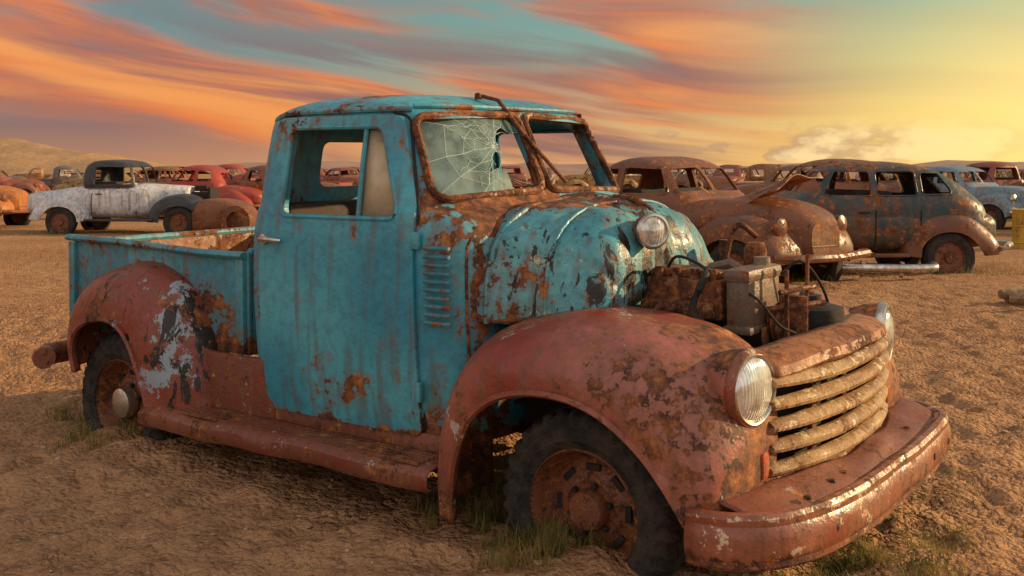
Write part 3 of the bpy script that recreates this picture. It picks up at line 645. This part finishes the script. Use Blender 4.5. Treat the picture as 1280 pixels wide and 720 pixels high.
fl=[(-10.2,40,5,'pickup',m_red),(-13.0,42,-20,'sedan',0),(-15.2,48,30,'coupe',m_red),(-17.6,46,160,'sedan',0),(-20.5,50,20,'pickup',0),(-12.2,55,190,'coupe',m_red),(-23,48,10,'sedan',0),(-7.8,36,170,'pickup',m_red),(-6.8,31.5,10,'coupe',m_sedA),(-9.2,31,172,'coupe',m_red),
 (13.6,31,200,'pickup',0),(14.6,36,-60,'sedan',m_orange),(17.2,38,20,'coupe',0),(12.2,35,170,'sedan',0),(19.0,45,-20,'pickup',m_orange),(15,50,0,'coupe',0),(21.5,48,30,'sedan',0),(7.6,30,160,'coupe',0),(9.2,38,30,'pickup',0),(16.2,31,60,'coupe',m_sedA),(14.4,24,100,'coupe',m_sedA)]
for (X,Y,h,k,m) in fl: car('wrecked_'+k,k,X,Y,h,m or m_junk,z=-.08,sc=1.05)
for i in range(46):
    Y=random.uniform(52,120); X=random.uniform(-.6,.6)*Y; k=random.choice(['sedan','coupe','pickup'])
    car('wrecked_'+k,k,X,Y,random.uniform(0,360),m_junk,z=random.uniform(-.1,.1),sc=random.uniform(1,1.15),roll=random.uniform(-.04,.04))
hull=merge([loftx([(-.7,.35,0,.5),(-.4,.5,0,.75),(.3,.5,0,.7),(.7,.3,0,.4)]),latheVF([(.2,-.08),(.33,-.08),(.33,.08),(.2,.08)],(.5,-.55,.3),'y',1,24)])
o=part('wrecked_fender_shell',hull,m_sedA,None); o.location=(-6.15,23.2,0); o.rotation_euler=(0,0,-.2)
# ------------------------------------------------------------ ground
def axis(lo,hi,step,far,ratio):
    a=list(np.arange(lo,hi,step)); s=step
    while a[-1]<far: s*=ratio; a.append(a[-1]+s)
    s=step; b=[a[0]]
    while b[-1]>-far: s*=ratio; b.append(b[-1]-s)
    return np.array(b[::-1][:-1]+a)
XS=axis(-4.2,5.0,.035,4000,1.08); YS=axis(2.8,9.5,.035,4000,1.06)
mounds=[(tw(.05,-.82),.26,.05),(tw(-2.40,-.82),.50,.09),(tw(.05,.75),.35,.05),(tw(-2.6,.75),.3,.06)]
def base(x,y):
    d=math.hypot(x,y-4.5); z=.045*noise.noise(Vector((x*.45,y*.45,0)))*min(1,30/(d+1))
    if d<7:
        for (c,r,h) in mounds:
            q=((x-c[0])**2+(y-c[1])**2)/(r*r)
            if q<6: z+=h*math.exp(-q)
    return z
def gz(x,y):
    d=math.hypot(x,y-4.5); z=base(x,y)
    if d<60:
        f=1/(1+(d/16)**2)
        z+=f*(.034*noise.noise(Vector((x*2.3,y*2.3,3)))+.030*noise.noise(Vector((x*5.2,y*5.2,7)))+(.026*noise.noise(Vector((x*12,y*12,1))) if d<9 else 0))
    return z
V=[(x,y,gz(x,y) if math.hypot(x,y)<400 else 0) for x in XS for y in YS]
me=mesh('ground',V,[(a,d,c,b) for a,b,c,d in gridf(len(XS),len(YS))],False,180)
def groundmat():
    m,t,b=newmat('sand'); co=nd(t,'ShaderNodeTexCoord').outputs['Object']
    n1=nz(t,co,.35,3,.6); n2=nz(t,co,7,4,.65); n3=nz(t,co,60,2,.7)
    c=mixc(t,ss(t,n1,.35,.65),(.54,.285,.135),(.42,.205,.095))
    c=mixc(t,ss(t,n2,.40,.68,0,.7),c,(.22,.105,.055))
    c=mixc(t,ss(t,n3,.5,.75,0,.6),c,(.62,.40,.24))
    vo=nd(t,'ShaderNodeTexVoronoi',{'Vector':co,'Scale':34.0,'Randomness':1.0},feature='F1')
    peb=ss(t,vo.outputs['Distance'],.14,.30,1,0); sel=ss(t,n1,.44,.56)
    peb=mt(t,'MULTIPLY',peb,sel)
    c=mixc(t,mt(t,'MULTIPLY',peb,.5),c,(.40,.26,.16))
    far=ss(t,nd(t,'ShaderNodeVectorMath',{0:co},operation='LENGTH').outputs['Value'],12,60)
    dry=ss(t,nz(t,co,.12,2,.6),.45,.6); c=mixc(t,mt(t,'MULTIPLY',mt(t,'MULTIPLY',far,dry),.6),c,(.38,.24,.07))
    t.links.new(c,b.inputs['Base Color']); b.inputs['Roughness'].default_value=.95; b.inputs['Specular IOR Level'].default_value=.15
    h=mt(t,'ADD',mt(t,'MULTIPLY',n2,1.6),mt(t,'MULTIPLY',vo.outputs['Distance'],-.45)); h=mt(t,'ADD',h,mt(t,'MULTIPLY',n3,.40))
    t.links.new(nd(t,'ShaderNodeBump',{'Height':h,'Strength':1.0,'Distance':.05}).outputs[0],b.inputs['Normal'])
    return m
obj('ground',me,groundmat())
L=[]
def stone(x,y,r):
    bm=bmesh.new(); bmesh.ops.create_icosphere(bm,subdivisions=1,radius=r)
    s=(random.uniform(.7,1.3),random.uniform(.7,1.3),random.uniform(.4,.8)); z=gz(x,y)
    for v in bm.verts:
        k=1+.35*noise.noise(v.co*(1.5/r)+Vector((x*9,y*9,0))); v.co=Vector((v.co.x*s[0]*k+x,v.co.y*s[1]*k+y,v.co.z*s[2]*k+z))
    bm.verts.index_update(); q=([tuple(v.co) for v in bm.verts],[tuple(v.index for v in f.verts) for f in bm.faces]); bm.free(); return q
for i in range(1500):
    y=random.uniform(3.3,11); x=random.uniform(-.55,.6)*y; L.append(stone(x,y,random.choice([.005,.006,.008,.01,.014])*random.uniform(.7,1.3)))
part('gravel',merge(L),plain('stone',(.32,.19,.11),(.5,.34,.21),9,.9),None,angle=60)
def grass(name,areas,mat):
    V=[];Fs=[]
    for (cx,cy,r,n,h) in areas:
        for i in range(n):
            a=random.uniform(0,6.28); rr=r*math.sqrt(random.random()); x=cx+rr*math.cos(a); y=cy+rr*math.sin(a)*.7
            if noise.noise(Vector((x*7,y*7,2)))<-.02: continue
            z=gz(x,y)-.01; hh=h*random.uniform(.3,1.2); b=random.uniform(0,6.28); l=random.uniform(.2,1.0)*hh; w=random.uniform(.0012,.0030)
            dx,dy=math.cos(b),math.sin(b); o=len(V)
            for k in range(4):
                f=k/3; ww=w*(1-f*.9); px=x+dx*l*f*f; py=y+dy*l*f*f; pz=z+hh*f*(1-.35*f*l/hh)
                V+=[(px-dy*ww,py+dx*ww,pz),(px+dy*ww,py-dx*ww,pz)]
            for k in range(3): Fs.append((o+2*k,o+2*k+1,o+2*k+3,o+2*k+2))
    return part(name,(V,Fs),mat,None,recalc=False)
def P(u,v): Y=H*F/(v-215); return ((u-640)/F*Y,Y)
def grassmat():
    m,t,b=newmat('grass_blades'); co=nd(t,'ShaderNodeTexCoord').outputs['Object']
    c=ramp(t,nz(t,co,9,3,.7),[(.36,(.07,.085,.018)),(.45,(.15,.14,.025)),(.54,(.30,.22,.05)),(.66,(.42,.28,.10))]); t.links.new(c,b.inputs['Base Color']); b.inputs['Roughness'].default_value=.7
    tr=nd(t,'ShaderNodeBsdfTranslucent',{'Color':c}); out=[n for n in t.nodes if n.type=='OUTPUT_MATERIAL'][0]
    t.links.new(nd(t,'ShaderNodeMixShader',{0:.35,1:b.outputs[0],2:tr.outputs[0]}).outputs[0],out.inputs[0]); return m
gm=grassmat()
ar=[]
for (u,v,r,n,h) in [(600,650,.20,600,.09),(650,690,.20,800,.10),(700,716,.18,600,.10),(610,610,.2,600,.15),(680,650,.14,350,.11),(1060,705,.38,2200,.055),(1000,715,.3,1500,.06),(1120,670,.3,1200,.05),(1180,610,.3,500,.04),(160,545,.3,900,.08),(105,520,.22,500,.10),(205,555,.25,500,.07),(560,640,.16,400,.08),(300,575,.35,250,.045),(1230,470,.3,150,.05)]:
    x,y=P(u,v); ar.append((x,y,r,n,h))
x,y=tw(.7,-.3); ar.append((x,y,.45,1400,.08)); x,y=tw(.2,-.5); ar.append((x,y,.3,800,.12)); x,y=tw(-.05,-1.0); ar.append((x,y,.2,500,.11)); x,y=tw(-.45,-.7); ar.append((x,y,.22,600,.14)); x,y=tw(-2.6,-.95); ar.append((x,y,.22,500,.10))
grass('grass',ar,gm)
ar=[]
for i in range(46):
    y=random.uniform(12,32); x=random.choice([random.uniform(.2,.55),random.uniform(.2,.55),random.uniform(-.5,-.3)])*y; ar.append((x,y,random.uniform(.4,1.2),200,.14))
for (x,y) in ((3.0,12.9),(4.2,13.6),(5.6,14.0),(6.5,14.2),(-6.5,22.8),(-10,22.9)): ar.append((x,y,.7,400,.18))
grass('dry_grass',ar,gm)
L=[]
for i in range(6):
    x,y=5.15+random.uniform(-.25,.4),10.6+random.uniform(-.5,.5); a=random.uniform(-.9,.9); l=random.uniform(.2,.5)
    L.append(tubeVF([(x-l/2*math.cos(a),y-l/2*math.sin(a),.04+.05*(i%3)),(x,y,.06+.04*(i%3)),(x+l/2*math.cos(a),y+l/2*math.sin(a),.05+.06*(i%2))],[random.uniform(.03,.05),random.uniform(.04,.07),random.uniform(.02,.05)],9))
part('scrap_wood',merge(L),m_wood,None)
o=part('yellow_barrel',latheVF([(0,0),(.29,0),(.30,.02),(.285,.03),(.285,.29),(.30,.30),(.285,.31),(.285,.57),(.30,.58),(.285,.59),(.285,.86),(.30,.88),(.27,.87),(0,.86)],(0,0,0),'z',1,32),rusty('barrel_paint',(.65,.40,.04),(.55,.32,.04),.6,3),None); o.location=(9.05,18.8,-.2)
def hill(name,x0,x1,Y,hf,mat,depth=160):
    xs=np.linspace(x0,x1,90); V=[]
    for x in xs:
        for k in range(14):
            f=k/13; h=hf(x)*math.sin(math.pi*min(1,f*1.0))**.8*(1+.25*noise.noise(Vector((x*.02,f*3,Y))))
            V.append((x,Y+(f-.5)*depth,h-.5))
    me=mesh(name,V,[(a,d,c,b) for a,b,c,d in gridf(90,14)],False,180); return obj(name,me,mat)
mh=plain('hill_sand',(.44,.25,.11),(.30,.18,.09),.03,.95,bump=.6,dist=2)
hill('hills',-620,-200,640,lambda x:21*math.exp(-((x+330)/75)**2)+7*math.exp(-((x+240)/60)**2)+2.5*noise.noise(Vector((x*.03,0,0)))+1.2*noise.noise(Vector((x*.1,0,0))),mh)
hill('hills',-900,1400,1300,lambda x:12+8*noise.noise(Vector((x*.006,3,0)))+4*noise.noise(Vector((x*.02,1,0))),plain('far_hill',(.30,.18,.15),(.36,.22,.16),.01,.95,bump=.3,dist=3),300)
# ------------------------------------------------------------ light
az,el=math.radians(77),math.radians(18)
sd=Vector((math.cos(el)*math.sin(az),math.cos(el)*math.cos(az),math.sin(el)))
sl=bpy.data.lights.new('sun','SUN'); sl.energy=5.0; sl.angle=math.radians(.6); sl.color=(1,.72,.37)
so=bpy.data.objects.new('sun',sl); COL.objects.link(so); so.rotation_euler=(-sd).to_track_quat('-Z','Y').to_euler(); so.location=(30,12,12)
W=bpy.data.worlds.new('World'); S.world=W; W.use_nodes=True; t=W.node_tree; t.nodes.clear()
out=t.nodes.new('ShaderNodeOutputWorld')
sky=nd(t,'ShaderNodeTexSky',sky_type='NISHITA'); sky.sun_disc=False; sky.sun_elevation=el; sky.sun_rotation=az; sky.dust_density=2
g=nd(t,'ShaderNodeTexCoord').outputs['Generated']; sp=nd(t,'ShaderNodeSeparateXYZ',{0:g})
A=mt(t,'ARCTAN2',sp.outputs[0],sp.outputs[1]); E=sp.outputs[2]
lin=nd(t,'ShaderNodeMapRange',{'Value':E,'From Min':0.0,'From Max':.4}).outputs[0]
left=ramp(t,lin,[(0,(.58,.28,.15)),(.10,(.32,.18,.16)),(.24,(.25,.28,.27)),(.40,(.15,.30,.32)),(1,(.30,.34,.38))])
right=ramp(t,lin,[(0,(1.05,.62,.16)),(.12,(1.0,.70,.20)),(.24,(.66,.64,.27)),(.38,(.32,.52,.36)),(1,(.34,.38,.38))])
mid=ramp(t,lin,[(0,(.98,.52,.20)),(.12,(.74,.46,.22)),(.26,(.30,.40,.32)),(.42,(.16,.38,.37)),(1,(.30,.34,.38))])
c=mixc(t,ss(t,A,-.38,0.05),left,mid); c=mixc(t,ss(t,A,.05,.40),c,right)
cv=nd(t,'ShaderNodeCombineXYZ',{0:mt(t,'MULTIPLY',A,1.8),1:mt(t,'ADD',mt(t,'MULTIPLY',E,13.0),mt(t,'MULTIPLY',A,1.7)),2:0.35}).outputs[0]
warp=nz(t,mapv(t,cv,(1,.6,1)),1.2,1,.5)
cv2=nd(t,'ShaderNodeVectorMath',{0:cv,1:nd(t,'ShaderNodeCombineXYZ',{0:warp,1:mt(t,'MULTIPLY',warp,1.2),2:0.0}).outputs[0]},operation='ADD').outputs[0]
n=nz(t,cv2,1.15,5,.50)
n=mt(t,'ADD',n,ss(t,A,-.35,.20,.055,-.01))
fine=nz(t,mapv(t,cv2,(1,2.6,1)),2.0,4,.55)
n=mt(t,'ADD',n,mt(t,'MULTIPLY',mt(t,'SUBTRACT',fine,.5),.13))
om=ss(t,n,.46,.60); fadeR=ss(t,A,.12,.36,1,.08); lowf=ss(t,E,.012,.045,.3,1); highf=ss(t,E,.25,.5,1,.1)
om=mt(t,'MULTIPLY',mt(t,'MULTIPLY',om,fadeR),mt(t,'MULTIPLY',lowf,highf))
oc=mixc(t,ss(t,fine,.38,.62),(.92,.23,.055),(.52,.17,.10)); oc=mixc(t,ss(t,n,.56,.72),oc,(1.05,.38,.09))
c=mixc(t,mt(t,'MULTIPLY',om,.93),c,oc)
n2=nz(t,mapv(t,cv2,(.8,1.2,1),(4,2,0)),1.4,4,.52); pm=mt(t,'MULTIPLY',mt(t,'MULTIPLY',ss(t,n2,.46,.60),ss(t,A,.05,.32,1,.2)),mt(t,'MULTIPLY',ss(t,E,.08,.16,1,.12),.85))
c=mixc(t,pm,c,(.25,.13,.14))
cu=nd(t,'ShaderNodeCombineXYZ',{0:mt(t,'MULTIPLY',A,14.0),1:mt(t,'MULTIPLY',E,30.0),2:1.7}).outputs[0]
n3=nz(t,cu,.9,5,.55); win=mt(t,'MULTIPLY',mt(t,'MULTIPLY',ss(t,E,.004,.014),ss(t,E,.028,.052,1,0)),ss(t,A,.08,.16))
c=mixc(t,mt(t,'MULTIPLY',mt(t,'MULTIPLY',ss(t,n3,.45,.53),win),.9),c,mixc(t,ss(t,n3,.48,.62),(.52,.30,.18),(1.15,.84,.42)))
dt=nd(t,'ShaderNodeVectorMath',{0:g,1:tuple(Vector((math.sin(math.radians(27)),math.cos(math.radians(27)),.02)).normalized())},operation='DOT_PRODUCT').outputs['Value']
gl=mt(t,'POWER',mt(t,'MAXIMUM',dt,0.0),130.0)
c=mixc(t,mt(t,'MULTIPLY',gl,.75),c,(1.4,1.0,.32))
back=ss(t,sp.outputs[1],-.3,.25,1,0); c=mixc(t,back,c,(.80,.74,.70))
b1=nd(t,'ShaderNodeBackground',{'Color':sky.outputs[0],'Strength':.05}); b2=nd(t,'ShaderNodeBackground',{'Color':c,'Strength':1.0})
ad=nd(t,'ShaderNodeMixShader',{0:.88,1:b1.outputs[0],2:b2.outputs[0]}); t.links.new(ad.outputs[0],out.inputs[0])
S.view_settings.view_transform='Standard'; S.view_settings.look='None'; S.view_settings.exposure=0
